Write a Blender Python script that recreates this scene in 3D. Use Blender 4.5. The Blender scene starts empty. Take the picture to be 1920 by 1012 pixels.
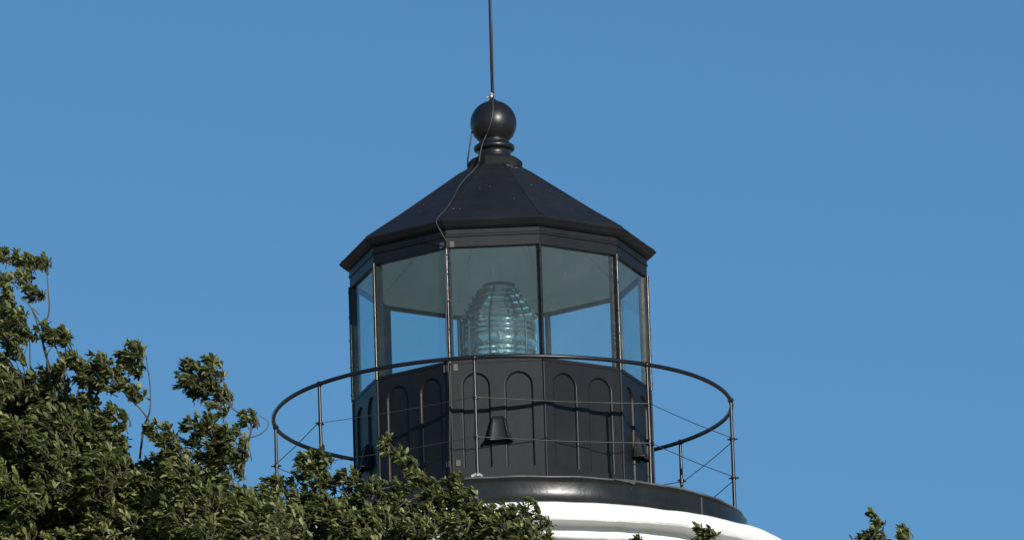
import bpy, bmesh, math, random
from mathutils import Vector, Matrix, Quaternion, noise
from mathutils.bvhtree import BVHTree

SC = bpy.context.scene
COL = SC.collection
R = math.radians
rnd = random.Random(11)

# ------------------------------------------------------------------ camera, sky, sun, exposure
ZS = 23.2                                   # height of the lantern sill above the ground
CAM = Vector((0, -85, 1.7))
FPX = 16308.0                               # focal length in pixels of a 1920 wide frame
cd = bpy.data.cameras.new('camera')
cd.sensor_width = 36.0
cd.lens = FPX / 1920 * 36.0
cd.clip_start = 1.0
cd.clip_end = 20000
cam = bpy.data.objects.new('camera', cd)
COL.objects.link(cam)
q = (Vector((0, 0, ZS)) - CAM).to_track_quat('-Z', 'Y')
q = q @ Quaternion((0, 0, 1), R(-1.8)) @ Quaternion((1, 0, 0), math.atan(232 / FPX)) @ Quaternion((0, 1, 0), -math.atan(19 / FPX))
cam.rotation_mode = 'QUATERNION'
cam.location = CAM
cam.rotation_quaternion = q
SC.camera = cam

SUN_EL, SUN_AZ = R(17.5), R(26)             # azimuth to the right of the line from tower to camera
sun_dir = Vector((math.sin(SUN_AZ) * math.cos(SUN_EL), -math.cos(SUN_AZ) * math.cos(SUN_EL), math.sin(SUN_EL)))
w = bpy.data.worlds.new('World')
SC.world = w
w.use_nodes = True
wn = w.node_tree
sky = wn.nodes.new('ShaderNodeTexSky')
sky.sky_type = 'NISHITA'
sky.sun_disc = False
sky.sun_elevation = SUN_EL
sky.sun_rotation = R(180) - SUN_AZ
sky.air_density = 1.0
sky.dust_density = 0.0
sky.ozone_density = 3.0
tint = wn.nodes.new('ShaderNodeMix'); tint.data_type = 'RGBA'; tint.blend_type = 'MULTIPLY'; tint.inputs[0].default_value = 1
tint.inputs[7].default_value = (.53, .81, .96, 1)       # a clear deep blue day
wn.links.new(sky.outputs[0], tint.inputs[6]); wn.links.new(tint.outputs[2], wn.nodes['Background'].inputs[0])
wn.nodes['Background'].inputs[1].default_value = 0.095
sl = bpy.data.lights.new('sun', 'SUN')
sl.energy = 4.3
sl.angle = R(0.5)
sl.color = (1.0, 0.95, 0.87)
so = bpy.data.objects.new('sun', sl)
so.rotation_mode = 'QUATERNION'
so.rotation_quaternion = (-sun_dir).to_track_quat('-Z', 'Y')
so.location = (30, -60, 60)
COL.objects.link(so)
SC.view_settings.view_transform = 'Standard'
SC.view_settings.look = 'None'
SC.view_settings.exposure = 0.0
SC.view_settings.gamma = 1.0
SC.cycles.max_bounces = 16
SC.cycles.transparent_max_bounces = 24
SC.cycles.transmission_bounces = 14

# ------------------------------------------------------------------ helpers
def tag(o, label=None, cat=None, group=None, kind=None):
    for k, v in (('label', label), ('category', cat), ('group', group), ('kind', kind)):
        if v: o[k] = v
    return o

def empty(name, loc):
    o = bpy.data.objects.new(name, None)
    o.empty_display_size = 0.2
    o.location = loc
    COL.objects.link(o)
    return o

def ray(px, py):
    d = Vector(((px - 960) / FPX, -(py - 506) / FPX, -1))
    return (q @ d).normalized()

def at(px, py, Y):                          # the point of the plane y = Y seen at this place of the photograph
    d = ray(px, py)
    return CAM + d * ((Y - CAM.y) / d.y)

def pol(th, r, z):                          # polar about the tower axis, 0 deg facing the camera, z above the sill
    a = R(th)
    return Vector((r * math.sin(a), -r * math.cos(a), ZS + z))

class MB:
    def __init__(s): s.v = []; s.f = []
    def add(s, vs, fs):
        n = len(s.v)
        s.v += [tuple(v) for v in vs]
        s.f += [tuple(i + n for i in f) for f in fs]
    def hexa(s, b):                         # 8 corners: four low, four high
        s.add(b, [(3, 2, 1, 0), (4, 5, 6, 7), (0, 1, 5, 4), (1, 2, 6, 5), (2, 3, 7, 6), (3, 0, 4, 7)])
    def box(s, c, x, y, z):                 # centre and three half axes
        x, y, z = Vector(x), Vector(y), Vector(z); c = Vector(c)
        s.hexa([c - x - y - z, c + x - y - z, c + x + y - z, c - x + y - z, c - x - y + z, c + x - y + z, c + x + y + z, c - x + y + z])
    def tube(s, pts, rad, n=8, closed=False, cap=True):
        pts = [Vector(p) for p in pts]; m = len(pts)
        rads = rad if isinstance(rad, (list, tuple)) else [rad] * m
        rings = []; up = None
        for i, p in enumerate(pts):
            a = pts[(i - 1) % m] if (closed or i > 0) else p
            b = pts[(i + 1) % m] if (closed or i < m - 1) else p
            t = (b - a)
            t = t.normalized() if t.length > 1e-9 else Vector((0, 0, 1))
            if up is None:
                up = Vector((0, 0, 1)) if abs(t.z) < .9 else Vector((1, 0, 0))
            u = (up - t * up.dot(t))
            if u.length < 1e-6: u = t.orthogonal()
            u.normalize(); v = t.cross(u); up = u
            rings.append([p + (u * math.cos(2 * math.pi * k / n) + v * math.sin(2 * math.pi * k / n)) * rads[i] for k in range(n)])
        base = []
        vs = [x for r_ in rings for x in r_]
        fs = []
        for i in range(m if closed else m - 1):
            j = (i + 1) % m
            for k in range(n):
                l = (k + 1) % n
                fs.append((i * n + k, i * n + l, j * n + l, j * n + k))
        if cap and not closed:
            fs.append(tuple(reversed(range(n)))); fs.append(tuple((m - 1) * n + k for k in range(n)))
        s.add(vs, fs)
    def lathe(s, prof, n=96, closed=False, phase=0.0, wob=None):      # profile of (radius, height above sill) about the tower axis
        m = len(prof); vs = []
        for k in range(n):
            th = phase + 360.0 * k / n
            for i, (r, z) in enumerate(prof):
                if wob: dr, dz = wob(th, r, z)
                else: dr = dz = 0
                vs.append(pol(th, r + dr, z + dz))
        fs = []
        for k in range(n):
            l = (k + 1) % n
            for i in range(m if closed else m - 1):
                j = (i + 1) % m
                fs.append((k * m + i, k * m + j, l * m + j, l * m + i))
        s.add(vs, fs)
    def sphere(s, c, r, nu=10, nv=6):
        c = Vector(c); vs = [c + Vector((0, 0, r))]
        for i in range(1, nv):
            a = math.pi * i / nv
            for k in range(nu):
                b = 2 * math.pi * k / nu
                vs.append(c + Vector((math.sin(a) * math.cos(b), math.sin(a) * math.sin(b), math.cos(a))) * r)
        vs.append(c - Vector((0, 0, r)))
        fs = []
        for k in range(nu):
            l = (k + 1) % nu
            fs.append((0, 1 + k, 1 + l))
            for i in range(nv - 2):
                fs.append((1 + i * nu + k, 1 + (i + 1) * nu + k, 1 + (i + 1) * nu + l, 1 + i * nu + l))
            fs.append((len(vs) - 1, 1 + (nv - 2) * nu + l, 1 + (nv - 2) * nu + k))
        s.add(vs, fs)
    def build(s, name, mat, parent=None, smooth=None, recalc=True):
        me = bpy.data.meshes.new(name)
        off = parent.matrix_world_loc if False else Vector((0, 0, 0))
        o = bpy.data.objects.new(name, me)
        COL.objects.link(o)
        p = parent; base = Vector((0, 0, 0))
        while p is not None:
            base = base + p.location; p = p.parent
        me.from_pydata([Vector(v) - base for v in s.v], [], s.f)
        if recalc:
            bm = bmesh.new(); bm.from_mesh(me)
            bmesh.ops.recalc_face_normals(bm, faces=bm.faces)
            bm.to_mesh(me); bm.free()
        me.materials.append(mat)
        if parent is not None: o.parent = parent
        if smooth is not None:
            me.polygons.foreach_set('use_smooth', [True] * len(me.polygons))
            me.set_sharp_from_angle(angle=R(smooth))
        me.update()
        return o

def newmat(name):
    m = bpy.data.materials.new(name); m.use_nodes = True
    nt = m.node_tree
    return m, nt, nt.nodes, nt.links, nt.nodes['Principled BSDF']

def ramp(N, L, src, stops):
    r = N.new('ShaderNodeValToRGB')
    while len(r.color_ramp.elements) < len(stops): r.color_ramp.elements.new(.5)
    for e, (p, c) in zip(r.color_ramp.elements, stops):
        e.position = p; e.color = (*c, 1) if len(c) == 3 else c
    L.new(src, r.inputs[0])
    return r

def ntex(N, L, scale, detail=5, rough=.55, coord='Object', stretch=None):
    tc = N.new('ShaderNodeTexCoord'); n = N.new('ShaderNodeTexNoise')
    n.inputs['Scale'].default_value = scale; n.inputs['Detail'].default_value = detail; n.inputs['Roughness'].default_value = rough
    if stretch:
        mp = N.new('ShaderNodeMapping'); mp.inputs['Scale'].default_value = stretch
        L.new(tc.outputs[coord], mp.inputs[0]); L.new(mp.outputs[0], n.inputs['Vector'])
    else: L.new(tc.outputs[coord], n.inputs['Vector'])
    return n

def bump(N, L, b, src, strength, dist):
    bp = N.new('ShaderNodeBump'); bp.inputs['Strength'].default_value = strength; bp.inputs['Distance'].default_value = dist
    L.new(src, bp.inputs['Height']); L.new(bp.outputs[0], b.inputs['Normal'])

def paint(name, c0, c1, rough0, rough1, stretch=(1, 1, .35), specks=None, bumps=.25):
    m, nt, N, L, b = newmat(name)
    n = ntex(N, L, 2.2, 6, .6, stretch=stretch)
    r = ramp(N, L, n.outputs[0], [(.32, c0), (.68, c1)])
    colour = r.outputs[0]
    n2 = ntex(N, L, 38, 4, .6)
    if specks:
        sp = ramp(N, L, n2.outputs[0], [(specks, (0, 0, 0)), (specks + .04, (1, 1, 1))])
        mx = N.new('ShaderNodeMix'); mx.data_type = 'RGBA'
        L.new(sp.outputs[0], mx.inputs[0]); L.new(colour, mx.inputs[6]); mx.inputs[7].default_value = (.12, .11, .10, 1)
        colour = mx.outputs[2]
    L.new(colour, b.inputs['Base Color'])
    rr = ramp(N, L, ntex(N, L, 5, 5).outputs[0], [(.3, (rough0,) * 3), (.7, (rough1,) * 3)])
    L.new(rr.outputs[0], b.inputs['Roughness'])
    bump(N, L, b, ntex(N, L, 9, 5, .6).outputs[0], bumps, .012)
    return m

M = {}
M['black'] = paint('black_paint', (.005, .0055, .0075), (.011, .011, .0125), .42, .52, specks=.75, bumps=.10)
M['fascia'] = paint('black_gloss_paint', (.007, .007, .008), (.016, .0155, .015), .22, .30, specks=.72, bumps=.14)
M['roof'] = paint('black_roof_paint', (.009, .0095, .012), (.018, .018, .021), .45, .62, specks=.72, bumps=.12)
M['mullion'] = paint('worn_black_paint', (.010, .0095, .0095), (.024, .021, .020), .20, .40, specks=.70)
M['rim_edge'] = paint('worn_rim_paint', (.05, .048, .046), (.12, .115, .11), .3, .45)
M['rail'] = paint('railing_paint', (.005, .0055, .008), (.011, .0105, .012), .30, .42, specks=.78, bumps=.1)
M['ball'] = paint('ventilator_paint', (.008, .0085, .0105), (.015, .015, .0175), .32, .40, specks=.75, bumps=.12)
M['ceiling'] = paint('grey_green_ceiling_paint', (.78, .83, .80), (.83, .87, .84), .5, .7, bumps=.1)
M['inside'] = paint('inside_paint', (.74, .75, .74), (.82, .82, .80), .5, .7)
M['steel'] = paint('galvanised_steel', (.22, .22, .22), (.36, .35, .34), .3, .45)
M['steel'].node_tree.nodes['Principled BSDF'].inputs['Metallic'].default_value = .6
M['cable'] = paint('grey_cable', (.036, .034, .031), (.075, .068, .060), .5, .65)
M['dark_cable'] = paint('dark_cable', (.03, .03, .033), (.05, .05, .05), .5, .6)
M['clamp'] = paint('cable_clamp_metal', (.06, .058, .055), (.14, .13, .12), .4, .6)
M['matte'] = paint('matte_black_paint', (.006, .006, .008), (.014, .0125, .012), .6, .75, specks=.76, bumps=.1)
for k_, v_ in (('black', .34), ('fascia', .42), ('matte', .3), ('roof', .4)):
    M[k_].node_tree.nodes['Principled BSDF'].inputs['Specular IOR Level'].default_value = v_
M['bronze'] = paint('dark_bronze', (.02, .024, .022), (.045, .05, .045), .35, .5)
M['brass'] = paint('lens_bronze', (.06, .07, .06), (.12, .13, .11), .25, .4)
M['brass'].node_tree.nodes['Principled BSDF'].inputs['Metallic'].default_value = .7

m, nt, N, L, b = newmat('white_stucco')
n = ntex(N, L, 1.3, 7, .62, stretch=(1, 1, .5))
r = ramp(N, L, n.outputs[0], [(.28, (.72, .71, .69)), (.45, (.85, .85, .84)), (.75, (.89, .89, .885))])
L.new(r.outputs[0], b.inputs['Base Color']); b.inputs['Roughness'].default_value = .75
bump(N, L, b, ntex(N, L, 7, 8, .65).outputs[0], .5, .03)
M['white'] = m

m, nt, N, L, b = newmat('window_glass')
N.remove(b)
out = N['Material Output']
tr = N.new('ShaderNodeBsdfTransparent')
gn = ntex(N, L, 1.6, 4, .55)
gr = ramp(N, L, gn.outputs[0], [(.3, (.850, .945, .945)), (.7, (.885, .965, .965))])
L.new(gr.outputs[0], tr.inputs[0])
gl = N.new('ShaderNodeBsdfGlossy'); gl.inputs['Roughness'].default_value = .03
lw = N.new('ShaderNodeLayerWeight'); lw.inputs[0].default_value = .5
pw = N.new('ShaderNodeMath'); pw.operation = 'POWER'; pw.inputs[1].default_value = 5
L.new(lw.outputs['Facing'], pw.inputs[0])
fr = N.new('ShaderNodeMath'); fr.operation = 'MULTIPLY_ADD'; fr.inputs[1].default_value = .8; fr.inputs[2].default_value = .03
L.new(pw.outputs[0], fr.inputs[0])
mx = N.new('ShaderNodeMixShader')
L.new(fr.outputs[0], mx.inputs[0]); L.new(tr.outputs[0], mx.inputs[1]); L.new(gl.outputs[0], mx.inputs[2])
df = N.new('ShaderNodeBsdfDiffuse'); df.inputs[0].default_value = (.6, .62, .6, 1)
dn = ntex(N, L, 3.5, 6, .65)
dr = ramp(N, L, dn.outputs[0], [(.45, (.022,) * 3), (.8, (.040,) * 3)])
mx2 = N.new('ShaderNodeMixShader')
sn = ntex(N, L, 5.0, 5, .6, stretch=(1.6, 1.6, .9))
sr = ramp(N, L, sn.outputs[0], [(.66, (0,) * 3), (.76, (.10,) * 3)])      # salt smears
ad = N.new('ShaderNodeMath'); ad.operation = 'ADD'
L.new(dr.outputs[0], ad.inputs[0]); L.new(sr.outputs[0], ad.inputs[1]); L.new(ad.outputs[0], mx2.inputs[0]); L.new(mx.outputs[0], mx2.inputs[1]); L.new(df.outputs[0], mx2.inputs[2])
L.new(mx2.outputs[0], out.inputs[0])
M['glass'] = m

m, nt, N, L, b = newmat('prism_glass')
b.inputs['Base Color'].default_value = (.93, .985, .975, 1)
b.inputs['Roughness'].default_value = .02
b.inputs['IOR'].default_value = 1.5
b.inputs['Transmission Weight'].default_value = 1.0
b.inputs['Coat Weight'].default_value = 1; b.inputs['Coat Roughness'].default_value = .20; b.inputs['Coat IOR'].default_value = 1.55
df = N.new('ShaderNodeBsdfDiffuse'); df.inputs[0].default_value = (.75, .8, .76, 1)
mx = N.new('ShaderNodeMixShader'); mx.inputs[0].default_value = .022      # dust-like diffuse share, mixed in to brighten the prisms as caught sunlight
L.new(b.outputs[0], mx.inputs[1]); L.new(df.outputs[0], mx.inputs[2]); L.new(mx.outputs[0], N['Material Output'].inputs[0])
M['prism'] = m

def leafmat(name, stops):
    m, nt, N, L, b = newmat(name)
    g = N.new('ShaderNodeNewGeometry')
    r = ramp(N, L, g.outputs['Random Per Island'], stops)
    n = ntex(N, L, 1.1, 3)
    hs = N.new('ShaderNodeHueSaturation')
    vr = ramp(N, L, n.outputs[0], [(.3, (.75,) * 3), (.7, (1.2,) * 3)])
    L.new(vr.outputs[0], hs.inputs['Value']); L.new(r.outputs[0], hs.inputs['Color'])
    L.new(hs.outputs[0], b.inputs['Base Color'])
    b.inputs['Roughness'].default_value = .5
    t = N.new('ShaderNodeBsdfTranslucent'); L.new(hs.outputs[0], t.inputs[0])
    mx = N.new('ShaderNodeMixShader'); mx.inputs[0].default_value = .36
    L.new(b.outputs[0], mx.inputs[1]); L.new(t.outputs[0], mx.inputs[2])
    L.new(mx.outputs[0], N['Material Output'].inputs[0])
    return m
M['leaf'] = leafmat('leaf', [(0, (.048, .066, .016)), (.45, (.128, .154, .040)), (.82, (.225, .24, .078)), (1, (.42, .42, .21))])
M['bark'] = paint('bark', (.045, .038, .030), (.11, .095, .075), .75, .9, bumps=.6)

m, nt, N, L, b = newmat('sandy_ground')
r = ramp(N, L, ntex(N, L, .35, 8, .65).outputs[0], [(.3, (.14, .13, .07)), (.5, (.32, .27, .19)), (.75, (.44, .38, .29))])
L.new(r.outputs[0], b.inputs['Base Color']); b.inputs['Roughness'].default_value = .95
bump(N, L, b, ntex(N, L, 4, 8, .7).outputs[0], .6, .1)
M['ground'] = m

# ------------------------------------------------------------------ the ground
g = MB(); S = 9000; nseg = 24
for i in range(nseg):
    for j in range(nseg):
        pass
g.add([(-S, -S, 0), (S, -S, 0), (S, S, 0), (-S, S, 0)], [(0, 1, 2, 3)])
tag(g.build('ground', M['ground'], recalc=False), kind='structure')

# ------------------------------------------------------------------ the white tower
tower = empty('lighthouse_tower', (0, 0, 0))
tag(tower, 'white stuccoed round lighthouse tower with stepped cornice and black rimmed gallery deck', 'tower')

def wob(th, r, z):
    a = R(th)
    p = Vector((math.sin(a) * r * 1.6, math.cos(a) * r * 1.6, z * 5))
    p2 = Vector((math.sin(a) * r * 5, math.cos(a) * r * 5, z * 9 + 7))
    return (.020 * noise.noise(p) + .010 * noise.noise(p2), .013 * noise.noise(p + Vector((5, 9, 1))) + .006 * noise.noise(p2 + Vector((1, 2, 3))))
c = MB()
c.lathe([(2.20, -1.66), (2.40, -1.735), (2.60, -1.775), (2.80, -1.80), (2.875, -1.815), (2.90, -1.835), (2.905, -1.90), (2.90, -1.965), (2.885, -1.985),
         (2.74, -1.99), (2.70, -2.005), (2.69, -2.03), (2.69, -2.07), (2.685, -2.10), (2.672, -2.115), (2.625, -2.12), (2.615, -2.14), (2.61, -2.27), (2.595, -2.29), (2.52, -2.30), (2.50, -2.33), (2.46, -2.7), (2.455, -2.72)],
        n=300, wob=wob)
c.build('cornice', M['white'], tower, smooth=40)
sh = MB()
prof = [(2.452, -2.715)] + [(2.452 + (3.65 - 2.452) * t, -2.715 + (-ZS + 2.715) * t) for t in [i / 20 for i in range(1, 21)]]
sh.lathe(prof, n=128)
sh.build('shaft', M['white'], tower, smooth=40)
d = MB()
def dwob(th, r, z):
    if r < 2.3: return (0, 0)
    a = R(th); p = Vector((math.sin(a) * 4, math.cos(a) * 4, z * 2))
    return (.004 * noise.noise(p), .007 * noise.noise(p * 1.7))
d.lathe([(1.30, -1.452), (2.36, -1.452), (2.395, -1.446), (2.418, -1.450), (2.426, -1.464), (2.420, -1.480), (2.414, -1.50), (2.418, -1.60), (2.416, -1.70), (2.40, -1.725), (2.25, -1.725)], n=240, wob=dwob)
deck = d.build('gallery_deck', M['fascia'], tower, smooth=35)
for th in (-75, 53.2, 143, 233):           # vertical lap joints of the rim plates
    sm = MB()
    c_ = pol(th, 2.419, -1.59); t_ = Vector((math.cos(R(th)), math.sin(R(th)), 0)); n_ = Vector((math.sin(R(th)), -math.cos(R(th)), 0))
    sm.box(c_, t_ * .008, n_ * .004, (0, 0, .105))
    sm.build('rim_joint', M['rim_edge'], deck)
a = MB()
a.tube([pol(k * 2, 2.412 + .004 * math.sin(k * 1.7), -1.446 + .004 * math.sin(k * .9)) for k in range(180)], .012, 8, closed=True)
a.build('rim_edge', M['rim_edge'], deck, smooth=60)
lf = MB()                                   # a bent down corner of the rim flashing
t_ = Vector((math.cos(R(30)), math.sin(R(30)), 0)); n_ = Vector((math.sin(R(30)), -math.cos(R(30)), 0))
p0 = pol(30, 2.425, -1.440)
v5 = [p0 - t_ * .16, p0 + t_ * .09, p0 + t_ * .06 + n_ * .012 + Vector((0, 0, -.045)), p0 + t_ * .02 + n_ * .014 + Vector((0, 0, -.030)), p0 - t_ * .16 + n_ * .006 + Vector((0, 0, -.012))]
lf.add(v5 + [v - n_ * .012 for v in v5], [(0, 1, 2, 3, 4), (9, 8, 7, 6, 5)] + [(i, i + 5, (i + 1) % 5 + 5, (i + 1) % 5) for i in range(5)])
lf.build('rim_flashing', M['rim_edge'], deck)

# ------------------------------------------------------------------ the lantern room
PH = 16.3                                   # bearing of one corner of the ten sided lantern
RL = 1.50
lan = empty('lantern_room', (0, 0, ZS - 1.45))
tag(lan, 'black ten sided lantern room with big windows and pyramid roof on the white tower', 'lantern room')

def frame_of(k, rad=RL):
    a, b2 = pol(PH + 36 * k, rad, 0), pol(PH + 36 * (k + 1), rad, 0)
    u = (b2 - a).normalized(); n = Vector((u.y, -u.x, 0))
    return (a + b2) / 2, u, n, (b2 - a).length

def decaring(mb, prof, closed=False):
    mb.lathe(prof, n=10, closed=closed, phase=PH)

# lower wall with two arched recesses on each face
wall = bmesh.new()
for k in range(10):
    c0, u, n, wd = frame_of(k)
    P = lambda s, z, o=0.0: c0 + u * s + n * o + Vector((0, 0, z))
    zb, zt = -1.47, -.03
    outer = [wall.verts.new(P(s, z)) for s, z in ((-wd / 2, zb), (wd / 2, zb), (wd / 2, zt), (-wd / 2, zt))]
    edges = [wall.edges.new((outer[i], outer[(i + 1) % 4])) for i in range(4)]
    for cx in (-.212, .212):
        hw, z1, z0 = .142, -.13, -1.10
        def loop(h, z0_, top):
            pts = [(cx - h, z0_), (cx + h, z0_)]
            for i in range(0, 17):
                a = math.pi * i / 16
                pts.append((cx + h * math.cos(a), top - h + h * math.sin(a)))
            return pts
        steps = ((0, 0, 0), (.005, -.0004, .0014), (.010, -.0012, .0050), (.015, -.002, .0120), (.0185, -.003, .0215))
        vl = [[wall.verts.new(P(sx, sz, -dp)) for sx, sz in loop(hw - i_, z0 + b0, z1 - i_)] for i_, b0, dp in steps]
        m_ = len(vl[0])
        edges += [wall.edges.new((vl[0][i], vl[0][(i + 1) % m_])) for i in range(m_)]
        for va, vb in zip(vl, vl[1:]):
            for i in range(m_):
                j = (i + 1) % m_
                wall.faces.new((va[i], va[j], vb[j], vb[i]))
        wall.faces.new(vl[-1])
    bmesh.ops.triangle_fill(wall, use_beauty=True, use_dissolve=False, edges=edges)
wm = MB()
wall.verts.index_update()
wm.add([v.co for v in wall.verts], [[v.index for v in f.verts] for f in wall.faces])
wall.free()
wall_o = wm.build('lower_wall', M['black'], lan, smooth=28)
wme = wall_o.data                           # keep the big flat faces flat
flat_e = set()
for p_ in wme.polygons:
    if len(p_.vertices) != 4: flat_e.update(p_.edge_keys)
sa = wme.attributes.get('sharp_edge') or wme.attributes.new('sharp_edge', 'BOOLEAN', 'EDGE')
for e_ in wme.edges:
    if e_.key in flat_e: sa.data[e_.index].value = True
iw = MB(); decaring(iw, [(1.44, -1.46), (1.44, -.035)])
iw.build('inner_lining', M['inside'], lan)
fl = MB(); decaring(fl, [(.02, -1.40), (1.435, -1.40)])
fl.build('floor', M['inside'], lan)
si = MB(); decaring(si, [(1.42, -.034), (1.507, -.034), (1.507, -.002), (1.42, .006)], closed=True)
si.build('window_sill', M['black'], lan)
cs = MB()                                   # thin corner strips and a foot strip on the wall
for k in range(10):
    cs.tube([pol(PH + 36 * k, RL + .002, -1.45), pol(PH + 36 * k, RL + .002, -.04)], .012, 8)
cs.build('corner_strip', M['black'], wall_o, smooth=40)

# vent hoods on every other face
hood_proto = None
for k in range(9, 19, 2):
    c0, u, n, wd = frame_of(k)
    v = MB()
    zt, zb = -.59, -.83
    HP = ((-1, 0), (-.92, .62), (-.80, .97), (-.72, 1.0), (-.60, .80), (-.50, .74), (.50, .74), (.60, .80), (.72, 1.0), (.80, .97), (.92, .62), (1, 0))
    def prow(z, h, o): return [c0 + u * s * h + n * (o * f) + Vector((0, 0, z)) for s, f in HP]
    rows = [prow(zt + .006, .045, .002), prow(zt - .008, .062, .022), prow(zt - .03, .076, .036), prow(zt - .07, .088, .048), prow(zt - .15, .108, .066), prow(zb + .03, .124, .080), prow(zb + .012, .130, .086), prow(zb, .150, .112), prow(zb - .014, .150, .112)]
    vs = [x for r_ in rows for x in r_]
    fs = []; K = len(HP)
    for i in range(len(rows) - 1):
        for j in range(K - 1):
            fs.append((i * K + j, i * K + j + 1, (i + 1) * K + j + 1, (i + 1) * K + j))
    fs.append(tuple(range(K)))
    v.add(vs, fs)
    h = v.build('vent_hood', M['black'], wall_o, smooth=30)
    s_ = MB(); s_.box(c0 + n * .006 + Vector((0, 0, -.78)), u * .11, n * .004, (0, 0, .055))
    for i in range(4):
        pass
    s_.build('vent_opening', M['dark_cable'], wall_o)

# frieze, soffit, roof, ceiling
fz = MB()
decaring(fz, [(1.45, 1.155), (1.497, 1.155), (1.504, 1.165), (1.504, 1.262), (1.516, 1.268), (1.516, 1.285), (1.508, 1.295), (1.508, 1.345), (1.45, 1.345)], closed=True)
fz.build('frieze', M['black'], lan)
rf = MB()
decaring(rf, [(1.505, 1.340), (1.530, 1.345), (1.560, 1.362), (1.610, 1.410), (1.588, 1.436), (1.20, 1.700), (.80, 1.985), (.45, 2.235), (.262, 2.345)])
roof = rf.build('roof', M['roof'], lan)
rd = MB()
for k in range(10):
    th = PH + 36 * k
    rd.tube([pol(th, 1.590, 1.436), pol(th, 1.20, 1.700), pol(th, .80, 1.985), pol(th, .45, 2.235), pol(th, .27, 2.345)], .005, 6)
rd.build('ridge_seam', M['roof'], roof, smooth=50)
# bird droppings and flaking paint near the top of the roof
fk = MB(); r2 = random.Random(4)
def roofpt(th, rr):                         # a point of the roof surface
    k = math.floor((th - PH) / 36); mid = PH + 36 * k + 18
    rad = rr * math.cos(R(18)) / math.cos(R(th - mid))
    z = 2.345 + (1.436 - 2.345) * (rr - .262) / (1.590 - .262)
    nrm = (pol(mid, 1, 0) - Vector((0, 0, ZS))) * .565 + Vector((0, 0, .825))
    return pol(th, rad, z), nrm.normalized()
for i in range(46):
    if i < 30: th, rr = r2.gauss(30, 8), r2.gauss(.40, .05)
    else: th, rr = r2.uniform(-60, 85), r2.uniform(.4, 1.5)
    if rr < .3: continue
    p, nn = roofpt(th, rr)
    t1 = nn.orthogonal().normalized(); t2 = nn.cross(t1)
    rad = r2.uniform(.006, .016) if i < 30 else r2.uniform(.004, .009)
    el = r2.uniform(.5, 1.8); a0 = r2.uniform(0, 6.28)
    ring = []
    for j in range(7):
        a = j / 7 * 6.283; q_ = rad * r2.uniform(.6, 1.2)
        ring.append(p + nn * .009 + t1.lerp(t2, 0) * (math.cos(a) * q_ * el) + t2 * (math.sin(a) * q_))
    cidx = p + nn * .013
    fk.add(ring + [cidx], [(j, (j + 1) % 7, 7) for j in range(7)])
fk.build('dropping_stain', M['steel'], roof)
ce = MB(); decaring(ce, [(1.443, 1.19), (1.443, 1.333), (.86, 1.76), (.22, 2.21), (.02, 2.22)])
ceil = ce.build('ceiling', M['ceiling'], lan)
cr = MB()
for k in range(10):
    th = PH + 36 * k
    cr.tube([pol(th, 1.42, 1.345), pol(th, .86, 1.745), pol(th, .24, 2.18)], .020, 6)
cr.build('ceiling_rib', M['ceiling'], ceil, smooth=50)

# windows and their bars
for k in range(10):
    c0, u, n, wd = frame_of(k, 1.472)
    pb = MB()
    pb.box(c0 + Vector((0, 0, .58)), u * (wd / 2 - .016), n * .004, (0, 0, .582))
    pb.build('window_pane', M['glass'], lan)
for k in range(10):
    th = PH + 36 * k
    n = Vector((math.sin(R(th)), -math.cos(R(th)), 0)); t = Vector((-n.y, n.x, 0))
    mb = MB()
    o0 = Vector((0, 0, ZS))
    mb.box(o0 + n * 1.452 + Vector((0, 0, .58)), t * .014, n * .040, (0, 0, .579))
    mb.box(o0 + n * 1.492 + Vector((0, 0, .58)), t * .018, n * .0035, (0, 0, .5785))
    bar = mb.build('window_bar', M['matte'] if k == 0 else M['mullion'], lan)
    rb = MB()
    pts = [pol(th, 1.506, z) for z in (-.03, .25, .6, .9, 1.17)]
    rb.tube(pts, .015, 10)
    for z in (.06, .33, .60, .87, 1.10):
        rb.sphere(pol(th, 1.514, z + .02 * math.sin(k * 5 + z * 9)), .013, 8, 5)
    rb.build('cover_strip', M['matte'] if k == 0 else M['mullion'], bar, smooth=40)

# ventilator: collar, neck, ring and ball
vt = MB()
vt.lathe([(.17, 2.40), (.176, 2.465), (.166, 2.49), (.163, 2.515), (.172, 2.532),
          (.196, 2.540), (.207, 2.552), (.210, 2.568), (.206, 2.584), (.192, 2.596), (.165, 2.602), (.155, 2.612), (.152, 2.632), (.148, 2.66), (.142, 2.69)], n=64)
vent = vt.build('ventilator_neck', M['ball'], lan, smooth=40)
a = MB(); decaring(a, [(.24, 2.31), (.278, 2.335), (.282, 2.405), (.272, 2.425), (.20, 2.460), (.165, 2.472)])
a.build('roof_collar', M['matte'], lan)
bl = MB()
zc, rb_ = 2.830, .236
prof = [(max(.001, rb_ * math.sin(math.pi * i / 40)), zc + rb_ * math.cos(math.pi * i / 40)) for i in range(41)]
bl.lathe(prof, n=72)
ball = bl.build('ventilator_ball', M['ball'], lan, smooth=60)
hb = MB()
for k in range(12):
    th = 2 + k * 30
    el = R(-35)
    nn = Vector((math.sin(R(th)) * math.cos(el), -math.cos(R(th)) * math.cos(el), math.sin(el)))
    c_ = Vector((0, 0, ZS + zc)) + nn * (rb_ - .004)
    hb.tube([c_, c_ + nn * .006], .013, 10)
hb.build('ventilator_hole', M['matte'], ball)
bvh_ball = BVHTree.FromPolygons([Vector(v) for v in bl.v + vt.v], bl.f + [tuple(i + len(bl.v) for i in f) for f in vt.f])
bvh_roof = BVHTree.FromPolygons([Vector(v) for v in rf.v], rf.f)

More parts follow.
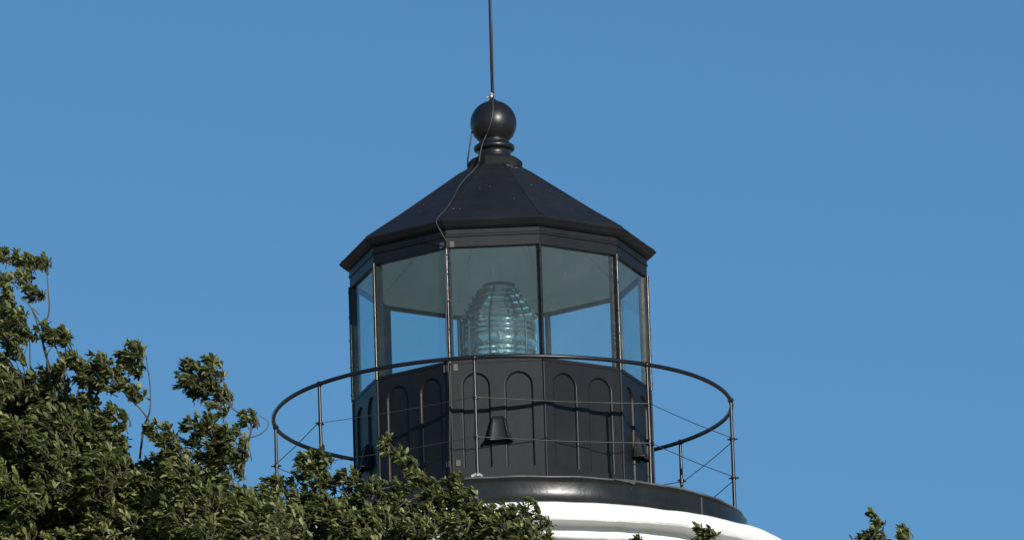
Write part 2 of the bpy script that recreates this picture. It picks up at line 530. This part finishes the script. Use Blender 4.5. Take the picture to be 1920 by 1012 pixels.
# ------------------------------------------------------------------ lightning rod and its cable
rod = empty('lightning_rod', pol(0, 0, 3.06))
tag(rod, 'thin dark lightning rod standing on top of the black ball', 'lightning rod')
a = MB()
base = pol(-12, .02, 3.055)
a.tube([base, base + Vector((0, 0, .4)), base + Vector((.003, 0, 1.1)), base + Vector((.002, 0, 2.2))], [.0115, .011, .010, .005], 10)
a.build('rod', M['matte'], rod, smooth=50)
a = MB()
a.lathe([(.001, 3.09), (.03, 3.085), (.045, 3.07), (.05, 3.055)], n=20)
a.build('rod_base', M['ball'], rod, smooth=50)
a = MB(); r2 = random.Random(3)
a.sphere(base + Vector((-.012, -.02, .05)), .026, 8, 5)
a.box(base + Vector((-.04, -.02, .045)), (.022, 0, .008), (0, .008, 0), (-.002, 0, .007))
a.box(base + Vector((.0, -.03, .07)), (.010, 0, -.012), (0, .008, 0), (.006, 0, .010))
a.build('tie', M['steel'], rod)

cab = empty('lightning_cable', pol(-19, 1.55, -1.45))
tag(cab, 'thin grey cable running from the ball down the roof and one window bar', 'cable')
def hit(px, py, bvh, off):
    h = bvh.ray_cast(CAM, ray(px, py))
    return None if h[0] is None else h[0] + (h[1] if h[1].dot(ray(px, py)) < 0 else -h[1]) * off
pts = [base + Vector((.016, -.012, 1.9)), base + Vector((.022, -.012, 1.0)), base + Vector((.017, -.018, .35)), base + Vector((.018, -.026, .06))]
for px, py in ((924, 192), (924.5, 205), (922.5, 222), (917.5, 240), (911, 255)):
    p = hit(px, py, bvh_ball, .010)
    if p: pts.append(p)
last = pts[-1]
for i, (px, py) in enumerate(((905, 268), (902, 280), (900, 290), (898.5, 302))):
    p = at(px, py, -.235 - .012 * i); pts.append(p)
for px, py in ((896, 312), (888, 322), (872, 338), (860, 354), (852, 370), (843, 385), (833, 398), (822, 410)):
    p = hit(px, py, bvh_roof, .012)
    if p: pts.append(p)
pts.append(at(818, 416, -1.56)); pts.append(at(821, 424, -1.53)); pts.append(at(830, 440, -1.50)); pts.append(at(838, 455, -1.475))
th0 = PH - 36
for z in (1.10, .9, .6, .3, .0, -.3, -.6, -.9, -1.2, -1.43):
    pts.append(pol(th0 - .2 - .35 * math.sin(z * 5), 1.537, z))
a = MB()
# smooth the run with Catmull-Rom points
def smoothrun(p, n=4):
    out = []
    for i in range(len(p) - 1):
        p0, p1, p2, p3 = p[max(0, i - 1)], p[i], p[i + 1], p[min(len(p) - 1, i + 2)]
        for s in range(n):
            t = s / n
            out.append(.5 * ((2 * p1) + (p2 - p0) * t + (2 * p0 - 5 * p1 + 4 * p2 - p3) * t * t + (3 * p1 - p0 - 3 * p2 + p3) * t ** 3))
    return out + [p[-1]]
a.tube(smoothrun(pts), .0060, 6)
a.build('cable_run', M['cable'], cab, smooth=60)
nA = pol(th0, 1, 0) - Vector((0, 0, ZS)); tA = Vector((-nA.y, nA.x, 0))
for z, s in ((1.19, .03), (-.075, .035), (-1.05, .03)):
    f1, f2 = frame_of(9), frame_of(8)
    for (c0, u, n, wd), sg in ((f1, -1), (f2, 1)):
        k = MB(); k.box(c0 + u * sg * (wd / 2 - .055) + n * .006 + Vector((0, 0, z)), u * .022, n * .005, (0, 0, s))
        k.build('cable_clamp', M['clamp'], cab)
wv = empty('loose_wire', pol(-60, .28, 2.42))
tag(wv, 'short dark wire dangling from the left side of the ball to the roof collar', 'wire')
a = MB()
a.tube(smoothrun([at(885, 247, -.03), at(882.5, 262, -.05), at(880, 280, -.08), at(877.5, 296, -.06), at(877, 312, -.03)]), .008, 6)
a.build('wire_run', M['dark_cable'], wv, smooth=60)

# ------------------------------------------------------------------ lens in the lantern
lens = empty('lighthouse_lens', pol(0, 0, -1.40))
tag(lens, 'beehive shaped glass prism lens standing inside the lantern room', 'lens')
pr = MB()
def tip(r_, z_, q_=.011, a0=-60, a1=110, n=6):   # a rounded outer edge
    return [(r_ - q_ + q_ * math.cos(R(a1 + (a0 - a1) * i / n)), z_ + q_ * math.sin(R(a1 + (a0 - a1) * i / n))) for i in range(n + 1)]
teeth = [(.205, 1.040), (.252, .972), (.298, .902), (.340, .835), (.374, .768)]
for r_, z_ in teeth:                        # upper reflecting prisms
    pr.lathe([(r_ - .066, z_ - .016)] + tip(r_ + .012, z_ + .014) + [(r_ - .040, z_ - .040)], n=96, closed=True)
for z0, z1, ro in [(.722, .672, .368), (.668, .618, .366), (.614, .570, .364), (.426, .380, .364), (.376, .326, .366), (.322, .272, .368)]:
    zm = (z0 + z1) / 2
    up_ = zm > .5
    pr.lathe([(ro - .050, z0), (ro - (.030 if up_ else .014), z0)] + [(ro - .035 + .035 * math.cos(R(t)), zm + (-.004 if up_ else .004) + .035 * math.sin(R(t))) for t in (33, 22, 11, 0, -11, -22, -33)] + [(ro - (.014 if up_ else .030), z1), (ro - .050, z1)], n=96, closed=True)
dz = [(.300, .566)] + [(.338 + .036 * math.cos((t - .5) * 2.4), .566 - .136 * t) for t in [i / 12 for i in range(13)]] + [(.300, .430)]
pr.lathe(dz, n=96, closed=True)
for r_, z_ in ((.366, .21), (.335, .15), (.30, .09)):
    pr.lathe([(r_ - .066, z_ + .012)] + [(a_, 2 * z_ - b2_) for a_, b2_ in tip(r_, z_ + .010)] + [(r_ - .034, z_ + .040)], n=96, closed=True)
pr.build('prism_rings', M['prism'], lens, smooth=25)
def toothed(th, mat):                       # a flat stepped rib that holds the prism ends
    out = []
    for r_, z_ in teeth: out += [(r_ - .050, z_ + .010), (r_ + .026, z_ + .030), (r_ + .008, z_ - .026)]
    out += [(.376, .74), (.380, .5), (.376, .26), (.33, .10)]
    inn = [(max(.10, r_ - .075), z_) for r_, z_ in out]
    hw = Vector((math.cos(R(th)), math.sin(R(th)), 0)) * .007
    vs = [pol(th, *p_) - hw for p_ in out] + [pol(th, *p_) - hw for p_ in inn] + [pol(th, *p_) + hw for p_ in out] + [pol(th, *p_) + hw for p_ in inn]
    n_ = len(out); fs = []
    for i in range(n_ - 1):
        fs += [(i, i + 1, n_ + i + 1, n_ + i), (2 * n_ + i, 3 * n_ + i, 3 * n_ + i + 1, 2 * n_ + i + 1), (i, 2 * n_ + i, 2 * n_ + i + 1, i + 1), (n_ + i, n_ + i + 1, 3 * n_ + i + 1, 3 * n_ + i)]
    m_ = MB(); m_.add(vs, fs); m_.build('stepped_rib', mat, lens)
for th in (-122, -98, -76, -58, 150): toothed(th, M['bronze'])
for k in range(6):
    th = -16 + 60 * k
    if k in (4, 5): continue
    rb = MB()
    rb.tube([pol(th, .15, 1.09), pol(th, .20, 1.015), pol(th, .285, .90), pol(th, .335, .80), pol(th, .372, .70), pol(th, .378, .5), pol(th, .372, .27), pol(th, .33, .10), pol(th, .28, .03)], .0085, 8)
    rb.build('lens_rib', M['brass'], lens, smooth=50)
a = MB(); nb = 14                          # added inner panel, makes the left prisms look dark
bp_ = [(.15, 1.02), (.19, .93), (.23, .85), (.265, .77), (.285, .70), (.285, .03)]
vs = [pol(-128 + 4.6 * k, r_, z_) for k in range(nb) for r_, z_ in bp_] + [pol(-128 + 4.6 * k, r_ - .008, z_) for k in range(nb) for r_, z_ in bp_]
m_ = len(bp_); o_ = nb * m_
a.add(vs, [(k * m_ + i + q0, k * m_ + i + 1 + q0, (k + 1) * m_ + i + 1 + q0, (k + 1) * m_ + i + q0) for q0 in (0, o_) for k in range(nb - 1) for i in range(m_ - 1)])
a.build('lens_darkening_panel', M['brass'], lens, smooth=50)
a = MB()
a.lathe([(.150, 1.098), (.162, 1.098), (.166, 1.128), (.150, 1.128)], n=48, closed=True)
a.build('lens_top_ring', M['bronze'], lens, smooth=40)
a = MB()
a.lathe([(.146, 1.05), (.158, 1.05), (.158, 1.0975), (.146, 1.0975)], n=48, closed=True)
a.build('top_glass_ring', M['prism'], lens, smooth=40)
a = MB()
a.lathe([(.001, .03), (.37, .03), (.38, .01), (.38, -.03), (.30, -.06), (.16, -.12), (.14, -.9), (.20, -1.0), (.40, -1.05), (.42, -1.40), (.001, -1.40)], n=48)
a.build('pedestal', M['brass'], lens, smooth=35)
a = MB()
a.lathe([(.001, .62), (.018, .61), (.028, .57), (.024, .50), (.03, .46), (.05, .44), (.05, .36), (.09, .34), (.09, .031), (.001, .031)], n=24)
a.build('lamp_changer', M['inside'], lens, smooth=40)

# ------------------------------------------------------------------ gallery railing
RR = 2.31; ZR = -.205
rail = empty('gallery_railing', pol(0, 0, -1.45))
tag(rail, 'black round gallery railing with slim posts and thin wires around the lantern', 'railing')
a = MB()
def rw(k):
    th = k * 3.0; a_ = R(th)
    return pol(th, RR + .010 * noise.noise(Vector((math.sin(a_) * 1.5, math.cos(a_) * 1.5, 3))), ZR + .012 * noise.noise(Vector((math.sin(a_) * 1.5, math.cos(a_) * 1.5, 8))))
a.tube([rw(k) for k in range(120)], .0215, 10, closed=True)
a.build('top_rail', M['rail'], rail, smooth=60)
PA = [-6.5 + 45 * k for k in range(8)]
for i, th in enumerate(PA):
    lean = .25 * math.sin(i * 2.1)
    pm = MB()
    pm.tube([pol(th, RR, -1.449), pol(th + lean * .5, RR, -1.0), pol(th + lean * .3, RR, -.6), pol(th, RR, ZR - .02)], [.019, .018, .017, .016], 10)
    pm.sphere(pol(th, RR, ZR - .002), .031, 10, 6)
    pm.tube([pol(th, RR, -1.449), pol(th, RR, -1.435)], .045, 12)
    post = pm.build('post', M['rail'], rail, smooth=50)
    for z in (-.61, -1.01):
        f = MB(); p = pol(th, RR, z)
        f.tube([p - Vector((0, 0, .018)), p + Vector((0, 0, .018))], .026, 10)
        f.tube([pol(th, RR - .05, z), pol(th, RR + .055, z)], .008, 6)
        f.build('wire_fitting', M['rail'], post, smooth=40)
    if i == 0:
        f = MB(); p = pol(th, RR + .035, -1.40)
        f.sphere(p, .022, 8, 5); f.box(p + Vector((-.03, 0, .0)), (.028, 0, .01), (0, .008, 0), (-.004, 0, .012)); f.box(p + Vector((.032, 0, .002)), (.02, 0, -.012), (0, .008, 0), (.004, 0, .010))
        f.build('wing_nut', M['steel'], post)
for z in (-.61, -1.01):
    for i in range(8):
        p0, p1 = pol(PA[i], RR + .03, z), pol(PA[(i + 1) % 8], RR + .03, z)
        mid = (p0 + p1) / 2 - Vector((0, 0, .012))
        wr = MB()
        wr.tube(smoothrun([p0, mid, p1], 6), .0048 if i == 0 else (.0032 if i == 7 else .0045), 6)
        wr.build('wire', M['cable'] if i == 0 else M['dark_cable'], rail, smooth=60)

# ------------------------------------------------------------------ trees
WIND = Vector((-1.0, .15, .05))
def leaf(mb, p, d, up, ln, wd, rg):
    d = d.normalized(); s = d.cross(up)
    if s.length < 1e-4: s = d.orthogonal()
    s.normalize(); u = s.cross(d)
    cup = rg.uniform(.02, .30) * wd; bend = rg.uniform(-.25, .12) * ln
    B = p; C = p + d * ln * .55 + u * bend * .3; T = p + d * ln + u * bend
    L1 = p + d * ln * .30 + s * wd * .36 + u * cup * .6; L2 = p + d * ln * .70 + s * wd * .5 + u * (cup + bend * .5)
    R1 = p + d * ln * .30 - s * wd * .36 + u * cup * .6; R2 = p + d * ln * .70 - s * wd * .5 + u * (cup + bend * .5)
    n = len(mb.v)
    mb.v += [tuple(x) for x in (B, L1, L2, T, R2, R1, C)]
    mb.f += [(n, n + 6, n + 2, n + 1), (n + 6, n + 3, n + 2), (n, n + 5, n + 4, n + 6), (n + 6, n + 4, n + 3)]

def shoot(lm, tm, a, b, rg, nl, size, wind=.6, thick=.0042, tuft=.5):
    d = b - a; ln = d.length
    bow = Vector((rg.uniform(-.1, .25), rg.uniform(-.15, .15), rg.uniform(-.05, .22))) * ln
    pts = []
    for i in range(6):
        t = i / 5
        pts.append(a + d * t + bow * (4 * t * (1 - t)) * .6 + WIND * (wind * .22 * ln * t * t * t))
    tm.tube(pts, [thick * (1 - .7 * i / 5) for i in range(6)], 4, cap=False)
    for i in range(nl):
        t = 1 - tuft * (rg.random() ** 1.6)
        f = t * 5; k = min(4, int(f)); p = pts[k].lerp(pts[k + 1], f - k)
        ax = (pts[k + 1] - pts[k]).normalized()
        o = Vector((rg.gauss(0, 1), rg.gauss(0, 1), rg.gauss(0, 1))); o = (o - ax * o.dot(ax)).normalized()
        dd = ax * rg.uniform(.1, 1.0) + o * rg.uniform(.5, 1.0) + WIND * (wind * rg.uniform(.3, 1.3)) + Vector((0, 0, rg.uniform(-.15, .45)))
        up = Vector((rg.gauss(0, .5), rg.gauss(-.25, .5), 1))
        s = size * rg.uniform(.6, 1.3)
        leaf(lm, p, dd, up, s, s * rg.uniform(.36, .52), rg)

def clump(lm, tm, c, rx, ry, rz, ns, rg, nl=15, size=.068, wind=.6, core=None):
    core = core if core is not None else c + Vector((rx * .35, 0, -rz * .55))
    for i in range(ns):
        while True:
            v = Vector((rg.uniform(-1, 1), rg.uniform(-1, 1), rg.uniform(-1, 1)))
            if v.length <= 1: break
        v = v.normalized() * (v.length ** .6)
        b = c + Vector((v.x * rx, v.y * ry, v.z * rz))
        a = b + (core - b) * rg.uniform(.35, .7) + Vector((rg.gauss(0, .03), rg.gauss(0, .03), rg.gauss(-.02, .03)))
        if (b - a).length > .34: a = b + (a - b).normalized() * .34
        shoot(lm, tm, a, b, rg, nl, size, wind)

PXM = 16308.0
def tree(label, Y, base_xy, clumps, limbs, low, seed, group=None, name='leafy_tree', size=.068, wind=.95):
    rg = random.Random(seed)
    root = empty(name, (base_xy[0], base_xy[1], 0))
    tag(root, label, 'tree', group)
    lm, tm, bk = MB(), MB(), MB()
    centres = []
    for cpl in clumps:
        px, py, rx, ry, dy, ns = cpl[:6]
        c = at(px, py, Y + dy)
        k = (c - CAM).length / PXM
        wx, wz = rx * k, ry * k
        wy = cpl[6] if len(cpl) > 6 else max(.12, min(wx, wz) * 1.0)
        edge = len(cpl) == 6 and ns < 50 and rx < 46 and isinstance(dy, (int, float)) and dy in (0, .1, -.1)
        clump(lm, tm, c, wx * (1.04 if edge else 1), wy, wz * (1.04 if edge else 1), ns, rg, nl=19 if edge else 17, size=size * (.84 if edge else .92), wind=wind)
        centres.append((c, ns))
    for (x, y, z, rr, ns) in low:           # the rest of the crown, below the frame
        clump(lm, tm, Vector((x, y, z)), rr, rr, rr * .8, ns, rg, size=size * 1.5, wind=wind)
        centres.append((Vector((x, y, z)), ns))
    for pts, r0, r1 in limbs:               # branches that show: (px, py, dy)
        P3 = smoothrun([at(px, py, Y + dy) for px, py, dy in pts], 4)
        n_ = len(P3)
        tm.tube(P3, [.72 * (r0 + (r1 - r0) * i / (n_ - 1)) for i in range(n_)], 6)
    # trunk and main limbs
    bx, by = base_xy
    top = sum((c for c, _ in centres), Vector((0, 0, 0))) / len(centres)
    fork = Vector((bx + (top.x - bx) * .5, by + (top.y - by) * .5, top.z * .55))
    tr_pts = smoothrun([Vector((bx, by, -.2)), Vector((bx + .1, by, top.z * .2)), fork - Vector((.15, 0, top.z * .15)), fork], 5)
    n_ = len(tr_pts)
    bk.tube(tr_pts, [.34 * (1 - .5 * i / (n_ - 1)) + (.12 if i == 0 else 0) for i in range(n_)], 12)
    bk.build('trunk', M['bark'], root, smooth=60)
    step = max(1, len(centres) // 26)
    for c, _ in centres[::step]:
        e = c + Vector((.1, .7, -.35))
        m1 = fork.lerp(e, .45) + Vector((rg.gauss(0, .2), rg.gauss(0, .2), -.25))
        P3 = smoothrun([fork, m1, fork.lerp(e, .8) + Vector((0, .05, -.15)), e], 4); n2 = len(P3)
        tm.tube(P3, [.085 * (1 - i / (n2 - 1)) ** 1.7 + .004 for i in range(n2)], 6)
    tm.build('branches', M['bark'], root, smooth=60)
    lm.build('foliage', M['leaf'], root, recalc=False)
    return root

# clumps: pixel x, pixel y, half width, half height, offset in depth, shoots
A = [(18, 486, 26, 22, 0, 16), (55, 496, 26, 18, .1, 14), (84, 496, 12, 16, 0, 7), (28, 524, 34, 16, 0, 14), (66, 548, 20, 12, .1, 9), (12, 560, 22, 22, .1, 12),
     (12, 600, 42, 34, .2, 34), (35, 590, 26, 24, -.1, 16), (70, 628, 14, 12, 0, 5), (108, 632, 26, 22, 0, 18), (128, 652, 16, 20, .1, 9), (88, 618, 12, 8, 0, 3), (20, 640, 40, 26, 0, 26),
     (148, 684, 20, 22, .1, 14), (120, 690, 16, 14, 0, 8), (188, 690, 34, 28, 0, 28), (215, 715, 34, 22, 0, 20), (180, 718, 22, 18, .1, 12), (254, 662, 26, 22, 0, 19), (238, 690, 24, 20, .1, 14), (266, 690, 12, 16, 0, 6), (255, 735, 22, 14, 0, 10), (160, 705, 16, 16, 0, 9),
     (384, 704, 44, 32, 0, 46), (360, 728, 24, 18, .1, 14), (410, 738, 30, 24, .1, 18), (400, 678, 10, 9, 0, 4), (378, 795, 34, 26, 0, 26), (412, 770, 20, 14, 0, 8), (474, 786, 22, 13, 0, 10), (430, 812, 16, 12, 0, 6),
     (445, 838, 30, 36, 0, 26), (400, 838, 40, 30, .1, 26), (425, 875, 50, 35, .2, 36),
     (304, 814, 28, 28, 0, 22), (336, 848, 36, 32, .1, 28), (275, 900, 26, 30, .3, 24), (216, 786, 30, 28, .1, 24), (160, 770, 50, 36, .2, 36), (95, 730, 56, 40, .3, 44), (30, 705, 50, 46, .2, 44), (205, 830, 40, 40, .3, 30)]
rg0 = random.Random(5)
# the dense body of the crown: clumps laid through its depth, below the ragged outline above
def bound(x, prof):
    for (x0, y0), (x1, y1) in zip(prof, prof[1:]):
        if x0 <= x <= x1: return y0 + (y1 - y0) * (x - x0) / (x1 - x0)
    return 9999
profA = [(-260, 640), (0, 690), (100, 735), (190, 780), (235, 850), (265, 885), (300, 850), (400, 880), (470, 912), (560, 960)]
for i in range(740):
    x = rg0.uniform(-130, 540); y = rg0.uniform(640, 1100)
    if y < bound(x, profA) + 22: continue
    A.append((x, y, rg0.uniform(30, 52), rg0.uniform(24, 40), rg0.uniform(-.5, 2.0), rg0.randint(20, 30)))
limbA = [([(100, 700, .1), (84, 660, .05), (80, 620, 0), (92, 585, 0), (90, 540, 0), (88, 505, 0)], .014, .005),
         ([(84, 655, .05), (60, 580, 0), (40, 560, 0)], .010, .004), ([(82, 618, 0), (60, 578, 0), (74, 590, 0)], .008, .004), ([(120, 690, 0), (84, 595, 0)], .009, .005),
         ([(262, 860, .2), (270, 800, .1), (281, 770, 0), (281, 720, 0), (274, 672, 0)], .013, .004), ([(281, 790, .05), (262, 765, 0), (238, 742, 0), (215, 715, 0)], .011, .004),
         ([(150, 770, .1), (145, 735, 0), (165, 700, 0), (190, 690, 0)], .011, .004), ([(95, 720, .1), (85, 650, 0)], .012, .006), ([(88, 700, .1), (90, 660, 0), (112, 640, 0)], .010, .004),
         ([(455, 850, .1), (468, 820, 0), (470, 792, 0), (450, 775, 0), (432, 760, 0), (428, 730, 0), (402, 690, 0)], .012, .004),
         ([(462, 822, 0), (485, 815, 0), (500, 803, 0), (502, 790, 0), (482, 776, 0)], .007, .003), ([(432, 762, 0), (415, 742, 0), (385, 712, 0)], .008, .004),
         ([(430, 735, 0), (405, 690, 0), (393, 672, 0)], .006, .003), ([(440, 850, .1), (420, 820, 0), (385, 800, 0)], .010, .004)]
YA = -22
lowA = []
cA = at(180, 1012, YA)
for i in range(60):
    lowA.append((cA.x + rg0.uniform(-3.2, 1.9), YA + rg0.uniform(-1.5, 2.8), cA.z - rg0.uniform(.3, 4.2), rg0.uniform(.4, .65), 26))
tree('tall windblown dark green leafy tree at the left edge, reaching up beside the railing', YA, (cA.x - .6, YA + .8), A, limbA, lowA, 21)

YB = -14
B = [(868, 940, 26, 20, .1, 18), (884, 958, 22, 18, .1, 14), (842, 945, 28, 20, .2, 18), (880, 1000, 30, 18, .3, 14), (912, 972, 20, 16, .1, 10), (820, 955, 30, 20, .1, 16), (850, 975, 30, 20, .1, 16), (800, 985, 34, 18, .2, 14), (760, 965, 34, 20, .2, 16), (880, 985, 26, 16, .1, 12), (728, 826, 9, 9, 0, 4), (508, 915, 30, 22, 0, 20), (536, 905, 26, 16, .1, 14), (575, 868, 22, 24, 0, 18), (600, 862, 26, 20, 0, 18), (590, 895, 34, 22, 0, 22), (628, 905, 26, 20, .1, 16), (655, 898, 24, 18, 0, 14), (690, 918, 34, 20, 0, 20),
     (724, 838, 9, 12, 0, 5), (738, 846, 14, 12, 0, 7), (756, 862, 16, 13, 0, 9), (774, 876, 18, 14, 0, 9), (790, 892, 20, 12, 0, 8), (740, 920, 30, 20, .1, 16), (800, 918, 34, 18, 0, 18), (842, 916, 30, 22, 0, 20), (858, 900, 16, 12, 0, 6), (880, 938, 26, 24, 0, 18), (908, 956, 24, 18, 0, 12),
     (940, 962, 26, 18, 0, 14), (975, 968, 26, 22, 0, 18), (1003, 962, 18, 22, 0, 10), (1000, 940, 5, 10, 0, 2), (1022, 976, 12, 20, 0, 6), (1015, 1000, 22, 16, .1, 10), (985, 998, 28, 16, .1, 14), (930, 1000, 30, 18, .2, 12)]
profB = [(420, 930), (560, 925), (640, 935), (760, 945), (880, 965), (900, 975), (1035, 1000)]
for i in range(230):
    x = rg0.uniform(440, 1020); y = rg0.uniform(915, 1070)
    if y < bound(x, profB) + 8: continue
    if 690 < x < 900 and y > 975 and rg0.random() < .35: continue
    B.append((x, y, rg0.uniform(26, 44), rg0.uniform(18, 30), rg0.uniform(-.4, 1.1), rg0.randint(14, 22)))
limbB = [([(812, 960, .1), (808, 920, 0), (796, 895, 0), (760, 866, 0), (722, 836, 0)], .010, .003), ([(560, 1000, .1), (585, 930, 0), (590, 870, 0)], .012, .004),
         ([(690, 1030, .1), (720, 980, 0), (760, 940, 0), (840, 915, 0)], .012, .004), ([(850, 1040, .1), (900, 990, 0), (960, 970, 0), (1005, 945, 0)], .012, .003), ([(960, 1040, .1), (1000, 1000, 0), (1035, 985, 0), (1046, 985, 0)], .009, .003),
         ([(850, 985, 0), (852, 960, 0), (846, 930, 0)], .008, .004), ([(500, 1010, .1), (640, 985, -.2), (700, 960, -.2)], .012, .004)]
cB = at(760, 1012, YB)
lowB = []
for i in range(40):
    lowB.append((cB.x + rg0.uniform(-2.0, 1.2), YB + rg0.uniform(-1.2, 1.4), cB.z - rg0.uniform(.5, 4.0), rg0.uniform(.35, .55), 22))
tree('lower leafy tree crossing in front of the black lantern base and white cornice', YB, (cB.x - .3, YB + .3), B, limbB, lowB, 33)

YC = -18
C1 = [(1316, 988, 6, 6, 0, 2), (1326, 996, 9, 8, 0, 4), (1338, 1007, 14, 6, 0, 5), (1314, 1012, 12, 6, 0, 4), (1204, 1014, 9, 7, 0, 4), (1192, 1022, 12, 8, 0, 4), (1330, 1040, 40, 18, .1, 16), (1210, 1050, 40, 18, .1, 16), (1265, 1070, 60, 20, 0, 22)]
limbC = [([(1330, 1050, 0), (1325, 1015, 0), (1312, 980, 0)], .006, .0025), ([(1210, 1060, 0), (1203, 1012, 0)], .006, .003)]
cC = at(1265, 1080, YC)
lowC = [(cC.x + rg0.uniform(-1.1, 1.1), YC + rg0.uniform(-.9, .9), cC.z - rg0.uniform(.3, 3.2), rg0.uniform(.35, .5), 20) for i in range(22)]
tree('small treetop of two leafy tips poking up in front of the white cornice', YC, (cC.x, YC + .3), C1, limbC, lowC, 45)
YD = -24
D1 = [(1642, 966, 7, 5, 0, 3), (1651, 977, 8, 7, 0, 4), (1628, 1005, 11, 7, 0, 4), (1643, 998, 11, 8, 0, 5), (1652, 1009, 14, 7, 0, 4), (1699, 993, 7, 8, 0, 4), (1696, 1008, 10, 8, 0, 4), (1618, 1014, 12, 6, 0, 4), (1650, 1045, 50, 16, .1, 22), (1640, 1080, 70, 24, 0, 30)]
limbD = [([(1668, 1050, 0), (1660, 1010, 0), (1652, 985, 0), (1634, 966, 0)], .008, .003), ([(1690, 1050, 0), (1694, 1010, 0), (1690, 990, 0)], .006, .003), ([(1655, 1040, 0), (1640, 1010, 0), (1618, 1003, 0)], .007, .003)]
cD = at(1645, 1090, YD)
lowD = [(cD.x + rg0.uniform(-1.1, 1.1), YD + rg0.uniform(-.9, .9), cD.z - rg0.uniform(.3, 3.2), rg0.uniform(.35, .5), 20) for i in range(22)]
tree('leafy treetop alone against blue sky at the lower right corner', YD, (cD.x, YD + .3), D1, limbD, lowD, 57)
